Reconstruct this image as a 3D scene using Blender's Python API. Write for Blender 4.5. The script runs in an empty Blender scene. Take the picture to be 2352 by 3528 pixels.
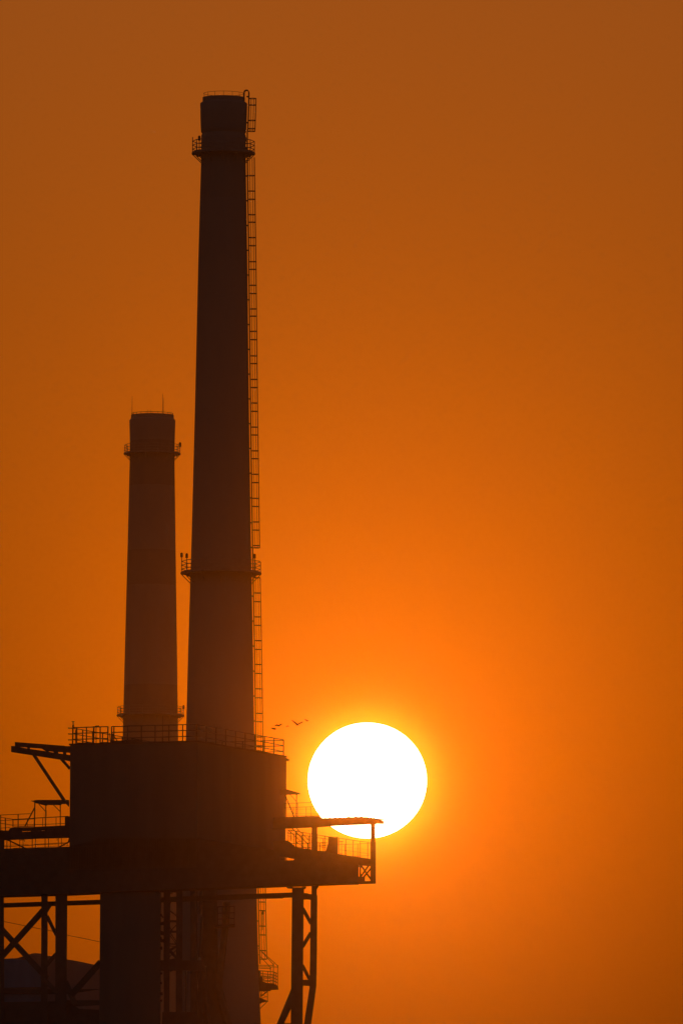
import bpy, bmesh, math, random
from mathutils import Vector, Matrix
random.seed(7)
R = math.radians
scn = bpy.context.scene
COL = scn.collection

# ------------------------------------------------------------------ camera
F = 44170.0                     # focal length in photo pixels (sun disc = 0.53 degrees)
PITCH, ROLL = R(5.2), 0.0049
CAM = Vector((0, 0, 1.7))
_f = Vector((0, math.cos(PITCH), math.sin(PITCH)))
_u0 = Vector((0, -math.sin(PITCH), math.cos(PITCH)))
_r0 = Vector((1, 0, 0))
_r = _r0 * math.cos(ROLL) + _u0 * math.sin(ROLL)
_u = _u0 * math.cos(ROLL) - _r0 * math.sin(ROLL)

def ray(px, py):
    return _f + _r * ((px - 1176) / F) - _u * ((py - 1764) / F)

def P(px, py, Y):
    """point on the vertical plane y = Y"""
    d = ray(px, py)
    return CAM + d * (Y / d.y)

cam = bpy.data.cameras.new('camera')
cam.sensor_fit = 'HORIZONTAL'
cam.sensor_width = 24.0
cam.lens = 24.0 * F / 2352.0
cam.clip_start = 1.0
cam.clip_end = 60000.0
co = bpy.data.objects.new('camera', cam)
COL.objects.link(co)
co.matrix_world = Matrix(((_r.x, _u.x, -_f.x, CAM.x), (_r.y, _u.y, -_f.y, CAM.y), (_r.z, _u.z, -_f.z, CAM.z), (0, 0, 0, 1)))
scn.camera = co

# the building's own axes: near corner N, U runs left along the front face, V runs away to the right
N0 = P(680, 2556, 800)
ZR = N0.z
U = Vector((-0.9225, 0.3860, 0))
V = Vector((0.3860, 0.9225, 0))

def PF(px, py, t=0.0):
    """point on the plane of the front face, t metres behind it"""
    d = ray(px, py)
    k = ((N0 - CAM).dot(V) + t) / d.dot(V)
    return CAM + d * k

def PS(px, py, s=0.0):
    d = ray(px, py)
    k = ((N0 - CAM).dot(U) + s) / d.dot(U)
    return CAM + d * k

PX = 800.0 / F                  # metres per photo pixel at the building

def crop(ox, oy, sc):
    return lambda x, y: (ox + x / sc, oy + y / sc)

# ------------------------------------------------------------------ materials
def mat(name, col, rough=0.7, metal=0.0, scale=0.6, var=0.25, streak=False, bands=None):
    m = bpy.data.materials.new(name)
    m.use_nodes = True
    nt = m.node_tree
    b = nt.nodes['Principled BSDF']
    b.inputs['Roughness'].default_value = rough
    b.inputs['Metallic'].default_value = metal
    b.inputs['Specular IOR Level'].default_value = 0.25
    tc = nt.nodes.new('ShaderNodeTexCoord')
    mp = nt.nodes.new('ShaderNodeMapping')
    mp.inputs['Scale'].default_value = (1, 1, 0.12) if streak else (1, 1, 1)
    nt.links.new(tc.outputs['Object'], mp.inputs['Vector'])
    nz = nt.nodes.new('ShaderNodeTexNoise')
    nz.inputs['Scale'].default_value = scale
    nz.inputs['Detail'].default_value = 6
    nt.links.new(mp.outputs['Vector'], nz.inputs['Vector'])
    rp = nt.nodes.new('ShaderNodeValToRGB')
    rp.color_ramp.elements[0].position = 0.3
    rp.color_ramp.elements[1].position = 0.7
    lo = [c * (1 - var) for c in col]
    hi = [min(1, c * (1 + var)) for c in col]
    rp.color_ramp.elements[0].color = (*lo, 1)
    rp.color_ramp.elements[1].color = (*hi, 1)
    nt.links.new(nz.outputs['Fac'], rp.inputs['Fac'])
    out = rp.outputs['Color']
    if bands:
        # painted warning bands up the shaft: list of (height, tint)
        sx = nt.nodes.new('ShaderNodeSeparateXYZ')
        nt.links.new(tc.outputs['Object'], sx.inputs[0])
        mr = nt.nodes.new('ShaderNodeMapRange')
        top = bands[-1][0]
        mr.inputs['From Max'].default_value = top
        nt.links.new(sx.outputs['Z'], mr.inputs['Value'])
        br = nt.nodes.new('ShaderNodeValToRGB')
        br.color_ramp.interpolation = 'CONSTANT'
        els = br.color_ramp.elements
        els[0].position = 0.0
        els[0].color = (*bands[0][1], 1)
        els[1].position = min(1, bands[0][0] / top)
        els[1].color = (*bands[1][1], 1)
        for (h, _), (_, c) in zip(bands[1:-1], bands[2:]):
            e = els.new(h / top)
            e.color = (*c, 1)
        nt.links.new(mr.outputs['Result'], br.inputs['Fac'])
        mx = nt.nodes.new('ShaderNodeMix')
        mx.data_type = 'RGBA'
        mx.blend_type = 'MULTIPLY'
        mx.inputs['Factor'].default_value = 1
        nt.links.new(out, mx.inputs['A'])
        nt.links.new(br.outputs['Color'], mx.inputs['B'])
        out = mx.outputs['Result']
    nt.links.new(out, b.inputs['Base Color'])
    bp = nt.nodes.new('ShaderNodeBump')
    bp.inputs['Strength'].default_value = 0.15
    bp.inputs['Distance'].default_value = 0.05
    nt.links.new(nz.outputs['Fac'], bp.inputs['Height'])
    nt.links.new(bp.outputs['Normal'], b.inputs['Normal'])
    return m

STEEL = mat('dark_steel', (0.11, 0.13, 0.135), 0.6, 0.0, 1.2)
GALV = mat('galvanised_steel', (0.33, 0.39, 0.34), 0.7, 0.0, 1.2)
RUST = mat('painted_steel', (0.13, 0.18, 0.155), 0.8, 0.0, 2.0, 0.12)
SHEET = mat('weathered_sheet', (0.18, 0.255, 0.225), 0.7, 0.0, 0.8, 0.10, True)
BLUE = mat('blue_cladding', (0.20, 0.42, 0.52), 0.6, 0.0, 0.5, 0.2, True)
CONC = mat('stained_concrete', (0.30, 0.32, 0.32), 0.9, 0.0, 0.3, 0.2, True)
GROUND = mat('packed_earth', (0.16, 0.13, 0.10), 0.95, 0.0, 0.02, 0.3)
FEATHER = mat('black_feathers', (0.02, 0.02, 0.022), 0.7, 0.0, 20.0, 0.2)
GLASSY = mat('lamp_lens', (0.20, 0.03, 0.02), 0.3, 0.0, 3.0, 0.1)

# ------------------------------------------------------------------ mesh building
class MB:
    def __init__(self):
        self.v, self.f, self.g = [], [], []

    def add(self, vs, fs):
        o = len(self.v)
        self.g.append((o, len(self.f)))
        self.v += [Vector(p) for p in vs]
        self.f += [[o + i for i in f] for f in fs]

    def bar(self, p, q, w, h=None, up=None):
        """rectangular bar; w is the width seen across the bar, h the depth"""
        h = w if h is None else h
        d = (q - p).normalized()
        view = up or Vector((0, 1, 0))
        side = d.cross(view)
        if side.length < 1e-4:
            side = d.cross(Vector((1, 0, 0)))
        side.normalize()
        dep = side.cross(d).normalized()
        a, b = side * (w / 2), dep * (h / 2)
        vs = [p - a - b, p + a - b, p + a + b, p - a + b, q - a - b, q + a - b, q + a + b, q - a + b]
        self.add(vs, [(0, 1, 2, 3), (7, 6, 5, 4), (0, 4, 5, 1), (1, 5, 6, 2), (2, 6, 7, 3), (3, 7, 4, 0)])
        return self

    def tube(self, p, q, r, n=6, r2=None):
        r2 = r if r2 is None else r2
        d = (q - p).normalized()
        s = d.orthogonal().normalized()
        t = d.cross(s)
        vs = []
        for c, rr in ((p, r), (q, r2)):
            for k in range(n):
                a = 2 * math.pi * k / n
                vs.append(c + s * (rr * math.cos(a)) + t * (rr * math.sin(a)))
        fs = [(k, (k + 1) % n, n + (k + 1) % n, n + k) for k in range(n)]
        fs += [tuple(range(n - 1, -1, -1)), tuple(range(n, 2 * n))]
        self.add(vs, fs)
        return self

    def path(self, pts, r, n=6):
        for a, b in zip(pts, pts[1:]):
            if (b - a).length > 1e-4:
                self.tube(a, b, r, n)
        return self

    def prism(self, pts, ext):
        n = len(pts)
        vs = list(pts) + [p + ext for p in pts]
        fs = [tuple(range(n)), tuple(range(2 * n - 1, n - 1, -1))]
        fs += [(k, n + k, n + (k + 1) % n, (k + 1) % n) for k in range(n)]
        self.add(vs, fs)
        return self

    def lathe(self, c, prof, n=64, close=True):
        """prof: list of (r, z)"""
        vs, fs = [], []
        for r, z in prof:
            for k in range(n):
                a = 2 * math.pi * k / n
                vs.append(Vector((c.x + r * math.cos(a), c.y + r * math.sin(a), z)))
        for i in range(len(prof) - 1):
            for k in range(n):
                fs.append((i * n + k, i * n + (k + 1) % n, (i + 1) * n + (k + 1) % n, (i + 1) * n + k))
        if close:
            fs.append(tuple(range(n - 1, -1, -1)))
            m = (len(prof) - 1) * n
            fs.append(tuple(range(m, m + n)))
        self.add(vs, fs)
        return self

    def box(self, lo, hi):
        x0, y0, z0 = lo
        x1, y1, z1 = hi
        vs = [(x0, y0, z0), (x1, y0, z0), (x1, y1, z0), (x0, y1, z0), (x0, y0, z1), (x1, y0, z1), (x1, y1, z1), (x0, y1, z1)]
        self.add(vs, [(3, 2, 1, 0), (4, 5, 6, 7), (0, 1, 5, 4), (1, 2, 6, 5), (2, 3, 7, 6), (3, 0, 4, 7)])
        return self

    def build_each(self, name, m, parent, per=1):
        """every piece its own object of that name (per = shapes that make one piece)"""
        st = self.g[::per] + [(len(self.v), len(self.f))]
        for (v0, f0), (v1, f1) in zip(st, st[1:]):
            b = MB()
            b.add(self.v[v0:v1], [[i - v0 for i in f] for f in self.f[f0:f1]])
            b.build(name, m, parent)

    def build(self, name, m, parent=None, loc=None, smooth=False):
        """link as ONE mesh object; the vertices are given in world space"""
        org = Vector(loc) if loc is not None else (Vector(ORIGIN[parent.name]) if parent else Vector((0, 0, 0)))
        me = bpy.data.meshes.new(name)
        me.from_pydata([v - org for v in self.v], [], self.f)
        me.update()
        bm = bmesh.new()
        bm.from_mesh(me)
        bmesh.ops.recalc_face_normals(bm, faces=bm.faces)
        bm.to_mesh(me)
        bm.free()
        if smooth:
            for p in me.polygons:
                p.use_smooth = len(p.vertices) == 4
            try:
                me.set_sharp_from_angle(angle=R(40))
            except Exception:
                pass
        me.materials.append(m)
        o = bpy.data.objects.new(name, me)
        COL.objects.link(o)
        if parent:
            o.parent = parent
        else:
            o.location = org
        ORIGIN[o.name] = tuple(org)
        return o

ORIGIN = {}

def tag(o, label=None, cat=None, group=None, kind=None):
    if label: o['label'] = label
    if cat: o['category'] = cat
    if group: o['group'] = group
    if cat and not kind: kind = 'thing'
    if kind: o['kind'] = kind
    return o

def thing(name, label, cat, loc, group=None):
    o = bpy.data.objects.new(name, None)
    COL.objects.link(o)
    o.location = loc
    o.empty_display_size = 0.5
    ORIGIN[o.name] = tuple(loc)
    return tag(o, label, cat, group)

# ------------------------------------------------------------------ sky, sun, haze, ground
SUN_D = 20000.0
sun_dir = ray(1265, 2690).normalized()
sun_el = math.asin(sun_dir.z)
sun_az = math.atan2(sun_dir.x, sun_dir.y)

SUN_STRENGTH, SKY_STRENGTH = 0.038, 0.107
w = bpy.data.worlds.new('World')
scn.world = w
w.cycles.sampling_method = 'NONE'
w.use_nodes = True
nt = w.node_tree
bg = nt.nodes['Background']
sky = nt.nodes.new('ShaderNodeTexSky')
sky.sky_type = 'NISHITA'
sky.sun_disc = False
sky.sun_elevation = sun_el
sky.sun_rotation = sun_az
sky.altitude = 0
sky.air_density = 2.2
sky.dust_density = 7.6
sky.ozone_density = 4.0
wb = nt.nodes.new('ShaderNodeMix')          # warm daylight white balance of the evening air
wb.data_type = 'RGBA'
wb.blend_type = 'MULTIPLY'
wb.inputs['Factor'].default_value = 1.0
wb.inputs['B'].default_value = (1.0, 0.76, 0.80, 1)
nt.links.new(sky.outputs['Color'], wb.inputs['A'])
# circumsolar aureole of the dusty sky far behind: forward scattering by angle from the sun
AUR_G, AUR = 0.974, 1.4
wt = nt.nodes.new('ShaderNodeTexCoord')
dt = nt.nodes.new('ShaderNodeVectorMath')
dt.operation = 'DOT_PRODUCT'
nt.links.new(wt.outputs['Generated'], dt.inputs[0])
dt.inputs[1].default_value = sun_dir
def wmath(op, a, b):
    n = nt.nodes.new('ShaderNodeMath')
    n.operation = op
    for i, q in enumerate((a, b)):
        if isinstance(q, (int, float)):
            n.inputs[i].default_value = q
        else:
            nt.links.new(q, n.inputs[i])
    return n.outputs[0]
x_ = wmath('SUBTRACT', 1.0, dt.outputs['Value'])
x_ = wmath('MULTIPLY', x_, 2 * AUR_G / (1 - AUR_G) ** 2)
x_ = wmath('ADD', wmath('MAXIMUM', x_, 0.0), 1.0)
x_ = wmath('POWER', x_, -1.5)
bg2 = nt.nodes.new('ShaderNodeBackground')
bg2.inputs['Color'].default_value = (1.0, 0.165, 0.0, 1)
# dimmed towards the horizon by the longer way through the dust
sxyz = nt.nodes.new('ShaderNodeSeparateXYZ')
nt.links.new(wt.outputs['Generated'], sxyz.inputs[0])
AUR_K = 0.13
air = wmath('DIVIDE', AUR_K, wmath('MAXIMUM', sxyz.outputs['Z'], 0.01))
air = wmath('POWER', math.e, wmath('SUBTRACT', AUR_K / sun_dir.z, air))
nt.links.new(wmath('MULTIPLY', wmath('MULTIPLY', x_, air), AUR), bg2.inputs['Strength'])
wadd = nt.nodes.new('ShaderNodeAddShader')
nt.links.new(bg.outputs[0], wadd.inputs[0])
nt.links.new(bg2.outputs[0], wadd.inputs[1])
nt.links.new(wadd.outputs[0], nt.nodes['World Output'].inputs['Surface'])
nt.links.new(wb.outputs['Result'], bg.inputs['Color'])
bg.inputs['Strength'].default_value = SKY_STRENGTH

sl = bpy.data.lights.new('sunlight', 'SUN')
sl.energy = SUN_STRENGTH
sl.angle = R(0.53)
sl.color = (1.0, 0.18, 0.0)
so = bpy.data.objects.new('sunlight', sl)
COL.objects.link(so)
so.location = (0, 1200, 160)
so.rotation_euler = sun_dir.to_track_quat('Z', 'Y').to_euler()

# the sun itself: a glowing ball of gas far behind everything, light passes through it
sm = bpy.data.materials.new('glowing_gas')
sm.use_nodes = True
snt = sm.node_tree
snt.nodes.clear()
so_ = snt.nodes.new('ShaderNodeOutputMaterial')
em = snt.nodes.new('ShaderNodeEmission')
em.inputs['Color'].default_value = (1.0, 0.75, 0.55, 1)
em.inputs['Strength'].default_value = 6.5
tr = snt.nodes.new('ShaderNodeBsdfTransparent')
ad = snt.nodes.new('ShaderNodeAddShader')
snt.links.new(em.outputs[0], ad.inputs[0])
snt.links.new(tr.outputs[0], ad.inputs[1])
snt.links.new(ad.outputs[0], so_.inputs['Surface'])
bm = bmesh.new()
bmesh.ops.create_uvsphere(bm, u_segments=128, v_segments=64, radius=SUN_D * 204.7 / F)
me = bpy.data.meshes.new('sun')
bm.to_mesh(me)
bm.free()
for p in me.polygons:
    p.use_smooth = True
sm.cycles.emission_sampling = 'NONE'
me.materials.append(sm)
sun = bpy.data.objects.new('sun', me)
COL.objects.link(sun)
sun.location = CAM + sun_dir * SUN_D
sun.scale = (1.0, 1.0, 0.975)          # flattened by refraction near the horizon
tag(sun, 'huge round white sun low in the orange sky behind the steel frame', 'sun')

MB().box((-2900, -150, -0.4), (2900, 3900, 0.0)).build('ground', GROUND)
tag(bpy.data.objects['ground'], kind='structure')

HAZE_DENSITY, HAZE_G = 0.000042, 0.979
hz = bpy.data.materials.new('haze_air')
hz.use_nodes = True
hn = hz.node_tree
hn.nodes.clear()
ho = hn.nodes.new('ShaderNodeOutputMaterial')
pv = hn.nodes.new('ShaderNodeVolumePrincipled')
pv.inputs['Color'].default_value = (0.92, 0.88, 0.82, 1)
pv.inputs['Density'].default_value = HAZE_DENSITY
pv.inputs['Anisotropy'].default_value = HAZE_G
# second forward-scattering lobe, added to imitate lens bloom close round the sun
pv2 = hn.nodes.new('ShaderNodeVolumePrincipled')
pv2.inputs['Color'].default_value = (0.92, 0.88, 0.82, 1)
pv2.inputs['Density'].default_value = 0.000012
pv2.inputs['Anisotropy'].default_value = 0.998
va = hn.nodes.new('ShaderNodeAddShader')
hn.links.new(pv.outputs[0], va.inputs[0])
hn.links.new(pv2.outputs[0], va.inputs[1])
hn.links.new(va.outputs[0], ho.inputs['Volume'])
hz.cycles.volume_sampling = 'DISTANCE'
haze = MB().box((-3000, -250, -1.4), (3000, 4000, 200)).build('haze', hz)
tag(haze, kind='stuff')

# ------------------------------------------------------------------ chimneys
class Chimney:
    def __init__(self, name, label, Y, refx, refy, prof, m, group):
        self.Y = Y
        self.c = P(refx, refy, Y)
        self.root = thing(name, label, 'chimney', (self.c.x, Y, 0), group)
        self.prof = [(self.rad(hw, py), self.z(py)) for py, hw in prof]
        self.m = m

    def z(self, py):
        return P(1176 + (self.c.x / self.Y) * F, py, self.Y).z if False else self._z(py)

    def _z(self, py):
        # iterate on the axis line x = c.x, y = Y
        lo, hi = -50.0, 400.0
        for _ in range(60):
            mid = (lo + hi) / 2
            q = Vector((self.c.x, self.Y, mid)) - CAM
            y = 1764 - F * q.dot(_u) / q.dot(_f)
            if y > py: lo = mid
            else: hi = mid
        return (lo + hi) / 2

    def px(self, py):
        q = Vector((self.c.x, self.Y, self._z(py))) - CAM
        return q.dot(_f) / F

    def rad(self, hw, py):
        return hw * self.px(py)

    def radius_at(self, z):
        pr = self.prof
        for (r0, z0), (r1, z1) in zip(pr, pr[1:]):
            if min(z0, z1) <= z <= max(z0, z1) and abs(z1 - z0) > 1e-6:
                return r0 + (r1 - r0) * (z - z0) / (z1 - z0)
        return pr[0][0]

    def ringpt(self, r, a, z):
        return Vector((self.c.x + r * math.cos(a), self.Y + r * math.sin(a), z))

    def platform(self, py, r_px, rail_h, n, lamps, tall_posts=(), nrail=3, brk=1.05):
        z = self.z(py)
        rd = self.rad(r_px, py)
        rs = self.radius_at(z)
        a0 = 0.0
        A = [a0 + 2 * math.pi * k / n for k in range(n)]
        mb = MB()
        # ring deck with a thin edge plate
        vs, fs = [], []
        for zz in (z - 0.07, z + 0.05):
            for a in A: vs.append(self.ringpt(rd, a, zz))
            for a in A: vs.append(self.ringpt(rs - 0.05, a, zz))
        for k in range(n):
            j = (k + 1) % n
            fs += [(k, j, n + j, n + k), (2 * n + k, 3 * n + k, 3 * n + j, 2 * n + j),
                   (k, 2 * n + k, 2 * n + j, j), (n + k, n + j, 3 * n + j, 3 * n + k)]
        mb.add(vs, fs)
        deck = mb.build('platform', GALV, self.root)
        rr = rd * 0.972
        mb = MB()
        for i in range(nrail):
            zz = z + rail_h * (i + 1) / nrail
            for k in range(n):
                mb.tube(self.ringpt(rr, A[k], zz), self.ringpt(rr, A[(k + 1) % n], zz), 0.033)
        for k in range(n):
            e = rail_h + (0.35 if k in tall_posts else 0.0)
            mb.tube(self.ringpt(rr, A[k], z), self.ringpt(rr, A[k], z + e), 0.036)
        for k in range(n):   # toe plate
            mb.bar(self.ringpt(rr, A[k], z + 0.09), self.ringpt(rr, A[(k + 1) % n], z + 0.09), 0.09, 0.02)
        mb.build('railing', GALV, deck)
        mb = MB()
        zb = z - (rd - rs) * brk
        rb = self.radius_at(zb)
        for k in range(n):
            mb.bar(self.ringpt(rd * 0.985, A[k], z - 0.08), self.ringpt(rb - 0.04, A[k], zb), 0.07, 0.07)
            mb.bar(self.ringpt(rd * 0.985, A[k], z - 0.12), self.ringpt(rs - 0.04, A[k], z - 0.12), 0.09, 0.07)
        mb.build_each('bracket', GALV, deck, 2)
        for a, h, s in lamps:
            q = self.ringpt(rr, a, z)
            top = self.ringpt(rr, a, z + h)
            lm = MB().tube(q, top, 0.035)
            lm.tube(top - Vector((0, 0, 0.02)), top + Vector((0, 0, 0.05)), 0.11 * s, 10)
            lamp = lm.build('warning_lamp', STEEL, self.root)
            g = MB().lathe(top, [(0.085 * s, top.z + 0.05), (0.10 * s, top.z + 0.12), (0.10 * s, top.z + 0.27 * s), (0.06 * s, top.z + 0.34 * s)], 12)
            g.build('lens', GLASSY, lamp, smooth=True)
        return deck

tall_prof = [(335, 72.8), (350, 72.8), (353.5, 79), (356, 81), (400, 80), (440, 78.6), (454, 77.6), (457.5, 74.6), (462, 74.6),
             (466, 76.6), (560, 77), (680, 79.8), (900, 84.5), (1400, 93.0), (1850, 102), (2250, 112), (2556, 118), (3200, 132.5), (3400, 139), (3528, 146)]
short_prof = [(1430, 73.6), (1440, 73.8), (1444, 74.5), (1446.5, 78.5), (1449, 79.3), (1480, 78.4), (1522, 77.4), (1590, 77.2), (1640, 78.2), (1900, 83.0),
              (2350, 92), (2550, 95.5), (3000, 104), (3528, 114)]

def make_chimney(name, label, Y, rx, ry, prof, tints):
    ch = Chimney(name, label, Y, rx, ry, prof, None, 'tapering plant chimneys')
    zz = [ch.z(py) for py, _ in prof]
    pr = [(ch.rad(hw, py), z) for (py, hw), z in zip(prof, zz)]
    # carry the taper down to the ground
    (r1, z1), (r2, z2) = pr[-3], pr[-1]
    foot = r2 + (r2 - r1) / (z1 - z2) * z2 * 0.8
    pr.append((foot, 0.0))
    ch.prof = pr
    bands = [(ch.z(py), c) for py, c in tints]
    m = mat(name + '_concrete', (0.34, 0.40, 0.35), 0.9, 0.0, 0.35, 0.10, True, bands)
    top_r, top_z = pr[0]
    shaft = [(top_r - 0.35, top_z - 6.0), (top_r - 0.35, top_z)] + pr
    s = MB().lathe(Vector((ch.c.x, Y, 0)), shaft, 96).build('shaft', m, ch.root, smooth=True)
    return ch

PALE, RED = (1.0, 1.0, 1.0), (0.80, 0.76, 0.74)
tall = make_chimney('chimney', 'tallest chimney, dark tapering concrete with a caged ladder up its side', 1080, 762, 1850, tall_prof,
                    [(2900, PALE), (1990, (0.97, 0.97, 0.97)), (700, PALE), (480, (0.95, 0.94, 0.93)), (300, PALE)])
short = make_chimney('chimney', 'shorter paler chimney with lightning rods, left of the tallest one', 1490, 521.5, 2000, short_prof,
                     [(2650, PALE), (2370, RED), (2022, PALE), (1905, RED), (1677, PALE), (1523, RED), (1400, PALE)])

# rim guard rails
def rim_guard(ch, py, hw, h, npost, r=0.02, skip=None):
    z = ch.z(py)
    rr = ch.rad(hw, py) - 0.06
    mb = MB()
    for k in range(48):
        a, b = 2 * math.pi * k / 48, 2 * math.pi * (k + 1) / 48
        mb.tube(ch.ringpt(rr, a, z + h), ch.ringpt(rr, b, z + h), r, 5)
    for k in range(npost):
        a = 2 * math.pi * (k + 0.5) / npost
        mb.tube(ch.ringpt(rr, a, z - 0.02), ch.ringpt(rr, a, z + h), r, 5)
    return mb.build('rim_railing', STEEL, ch.root)

rim_guard(tall, 335, 71.5, 0.36, 14, 0.016)
rim_guard(short, 1430, 73.0, 0.19, 22, 0.03)

pi = math.pi
tall.platform(527, 109.5, 1.02, 12, [(pi * 0.79, 1.3, 1.15), (pi * 0.255, 1.25, 1.15)], tall_posts=(6,))
tall.platform(1975, 140, 0.98, 12, [(pi, 1.36, 1.1), (pi * 0.84, 1.45, 1.1), (pi * 0.18, 1.45, 1.1)])
short.platform(1563, 98.5, 1.0, 14, [(0.0, 0.85, 1.5)], brk=1.1)
short.platform(2466, 117, 0.98, 14, [(0.0, 0.8, 1.3)], brk=1.1)

# lightning rods on the short chimney
for x, ytop, fr in ((455.6, 1364, 1), (560.5, 1355, 1), (563.8, 1371, 0), (511, 1410, 0), (519.5, 1411, 0)):
    ybase = 1436 if fr and x < 500 else 1426
    z0 = short.z(ybase) - 0.1
    dx = (x - 1176) / F * 1490 - short.c.x
    rr = short.rad(72.6, 1430)
    dy = math.sqrt(max(0, rr * rr - dx * dx))
    # keep to the rim circle; lean of the picture is the camera's, the rods stand plumb
    q = P(x, 1400, 1490)
    base = Vector((q.x, 1490 - dy, z0 - 0.1))
    zt = P(x, ytop, 1490 - dy).z
    MB().tube(base, Vector((q.x, 1490 - dy, zt)), 0.032, 6, 0.018).build('lightning_rod', STEEL, short.root)

# caged ladders on the tall chimney: az is where on the shaft they climb
LAD_A = R(-4)
def ladder(ch, y_top, y_bot, hoops, cage_top=None, cage_bot=None, arch=False):
    er = Vector((math.cos(LAD_A), math.sin(LAD_A), 0))
    et = Vector((-er.y, er.x, 0))
    def at(py, out, side):
        z = ch.z(py)
        rr = ch.radius_at(ch.z(357) if py < 357 else z)
        return Vector((ch.c.x, ch.Y, z)) + er * (rr + out) + et * side
    ys = [y_top + (y_bot - y_top) * k / 14 for k in range(15)]
    mb = MB()
    for s in (-0.24, 0.24):
        mb.path([at(y, 0.14, s) for y in ys], 0.038)
    n = int((ch.z(y_top) - ch.z(y_bot)) / 0.3)
    for k in range(n + 1):
        y = y_top + (y_bot - y_top) * k / n
        mb.tube(at(y, 0.14, -0.24), at(y, 0.14, 0.24), 0.02, 5)
    for k in range(0, n + 1, 7):   # wall stays
        y = y_top + (y_bot - y_top) * k / n
        for s in (-0.24, 0.24):
            mb.tube(at(y, -0.05, s), at(y, 0.14, s), 0.04, 5)
    if arch:
        for s in (-0.24, 0.24):
            zt = ch.z(y_top)
            c = at(y_top, 0.14, s)
            pts = [c + Vector((0, 0, 0.3))]
            for k in range(0, 11):
                a = math.pi * k / 10
                pts.append(c + Vector((0, 0, 0.35)) + er * (-0.2 + 0.2 * math.cos(a)) + Vector((0, 0, 0.2 * math.sin(a))))
            pts.append(c + er * -0.42 + Vector((0, 0, -0.35)))
            mb.path([c] + pts, 0.042)
    lad = mb.build('ladder', STEEL, ch.root)
    cy0, cy1 = cage_top or hoops[0], cage_bot or hoops[-1]
    cr = 0.30
    def cage(py, a):
        return at(py, 0.17 + cr - cr * math.cos(a), cr * 1.05 * math.sin(a))
    yc = [cy0 + (cy1 - cy0) * k / 14 for k in range(15)]
    for a in (R(62), R(105), R(145), R(180), R(215), R(255), R(298)):
        MB().path([cage(y, a) for y in yc], 0.0145, 5).build('cage_bar', STEEL, lad)
    for y in hoops:
        hb = MB()
        pts = [cage(y, R(20 + 320 * k / 20)) for k in range(21)]
        for a, b in zip(pts, pts[1:]):
            hb.bar(a, b, 0.03, 0.055, up=Vector((0, 0, 1)))
        hb.build('hoop', STEEL, lad)
    return lad

ladder(tall, 332, 452 + 72, [338.5, 361, 414, 442.5, 451.5], arch=True)
ladder(tall, 520, 1972, [604.5, 657.7, 686, 739, 765, 818, 846, 901, 927.6, 982.5, 1011, 1064, 1089, 1141.5, 1170, 1226, 1252.5, 1307, 1335,
                         1388.5, 1417, 1471.5, 1498.7, 1553.4, 1580.5, 1634, 1663, 1717, 1745, 1798.5, 1826.6, 1880, 1888], cage_top=541)
ladder(tall, 1968, 3322, [1991, 2043.6, 2073.5, 2126, 2155, 2208, 2238, 2290, 2321, 2374, 2405, 2458.5, 2487.5, 2540, 2570, 2624, 2654, 2707,
                          2737, 2790, 2820, 2874, 2904, 2958, 2988, 3055, 3109, 3139, 3192, 3222.5, 3276.5, 3306])

# small hanging lamp / pulley beside the lower ladder
def TC(px, py, dy=0.0):
    return P(px, py, 1080 + dy)
pm = 1080.0 / F
mb = MB()
q = TC(905.5, 3147)
mb.lathe(q, [(0.05, q.z + 0.16), (0.10, q.z + 0.08), (0.11, q.z - 0.08), (0.05, q.z - 0.13)], 10)
mb.tube(q + Vector((0, 0, -0.1)), TC(905, 3205), 0.02, 5)
mb.tube(TC(902, 3148), TC(901.5, 3210), 0.02, 5)
mb.tube(q + Vector((0, 0, 0.1)), TC(899, 3137), 0.03, 5)
mb.build('pulley', STEEL, tall.root)

# service platform low on the tall chimney's right side
c8 = crop(860, 3200, 7.84)
def tc8(x, y, dy=0.0): return TC(*c8(x, y), dy)
mb = MB()
mb.prism([tc8(200, 1425), tc8(340, 1425), tc8(450, 1470), tc8(640, 1492), tc8(762, 1552), tc8(775, 1640), tc8(570, 1650), tc8(565, 1682), tc8(200, 1690)], Vector((0, 1.0, 0)))
plat = mb.build('service_platform', STEEL, tall.root)
mb = MB()
for a, b in (((560, 1050), (560, 1500)), ((640, 960), (640, 1500)), ((755, 1000), (755, 1560))):
    mb.bar(tc8(*a), tc8(*b), 0.055)
for a, b in (((235, 535), (640, 975)), ((300, 600), (755, 1012)), ((225, 695), (560, 1055))):
    mb.bar(tc8(*a), tc8(*b), 0.05)
for a, b in (((220, 998), (640, 998)), ((220, 1038), (755, 1045)), ((220, 1074), (560, 1084))):
    mb.bar(tc8(*a), tc8(*b), 0.05)
for x, y in ((640, 968), (755, 1010), (560, 1060)):
    mb.bar(tc8(x, y - 18), tc8(x, y + 50), 0.085)
mb.build('frame', STEEL, plat)
mb = MB()
for pts in ([(220, 1140), (640, 1175), (755, 1222)], [(300, 1222), (640, 1253), (755, 1302)], [(260, 1283), (560, 1290)], [(390, 1310), (640, 1335), (755, 1390)],
            [(330, 1390), (640, 1418), (755, 1470)], [(390, 1345), (560, 1352)], [(390, 1428), (560, 1438)]):
    mb.path([tc8(*p, 0.05) for p in pts], 0.032)
for x, y0, y1 in ((350, 1145, 1430), (385, 1285, 1425), (488, 1158, 1480), (612, 1250, 1495), (665, 1190, 1510), (712, 1210, 1540), (335, 1300, 1420)):
    mb.bar(tc8(x, y0, 0.05), tc8(x, y1, 0.05), 0.055)
mb.build('railing', STEEL, plat)
mb = MB()
mb.prism([tc8(200, 1120), tc8(298, 1140), tc8(298, 1270), tc8(260, 1290), tc8(325, 1300), tc8(325, 1425), tc8(200, 1430)], Vector((0, 0.6, 0)))
mb.build('equipment_box', STEEL, plat)
mb = MB()
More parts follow.
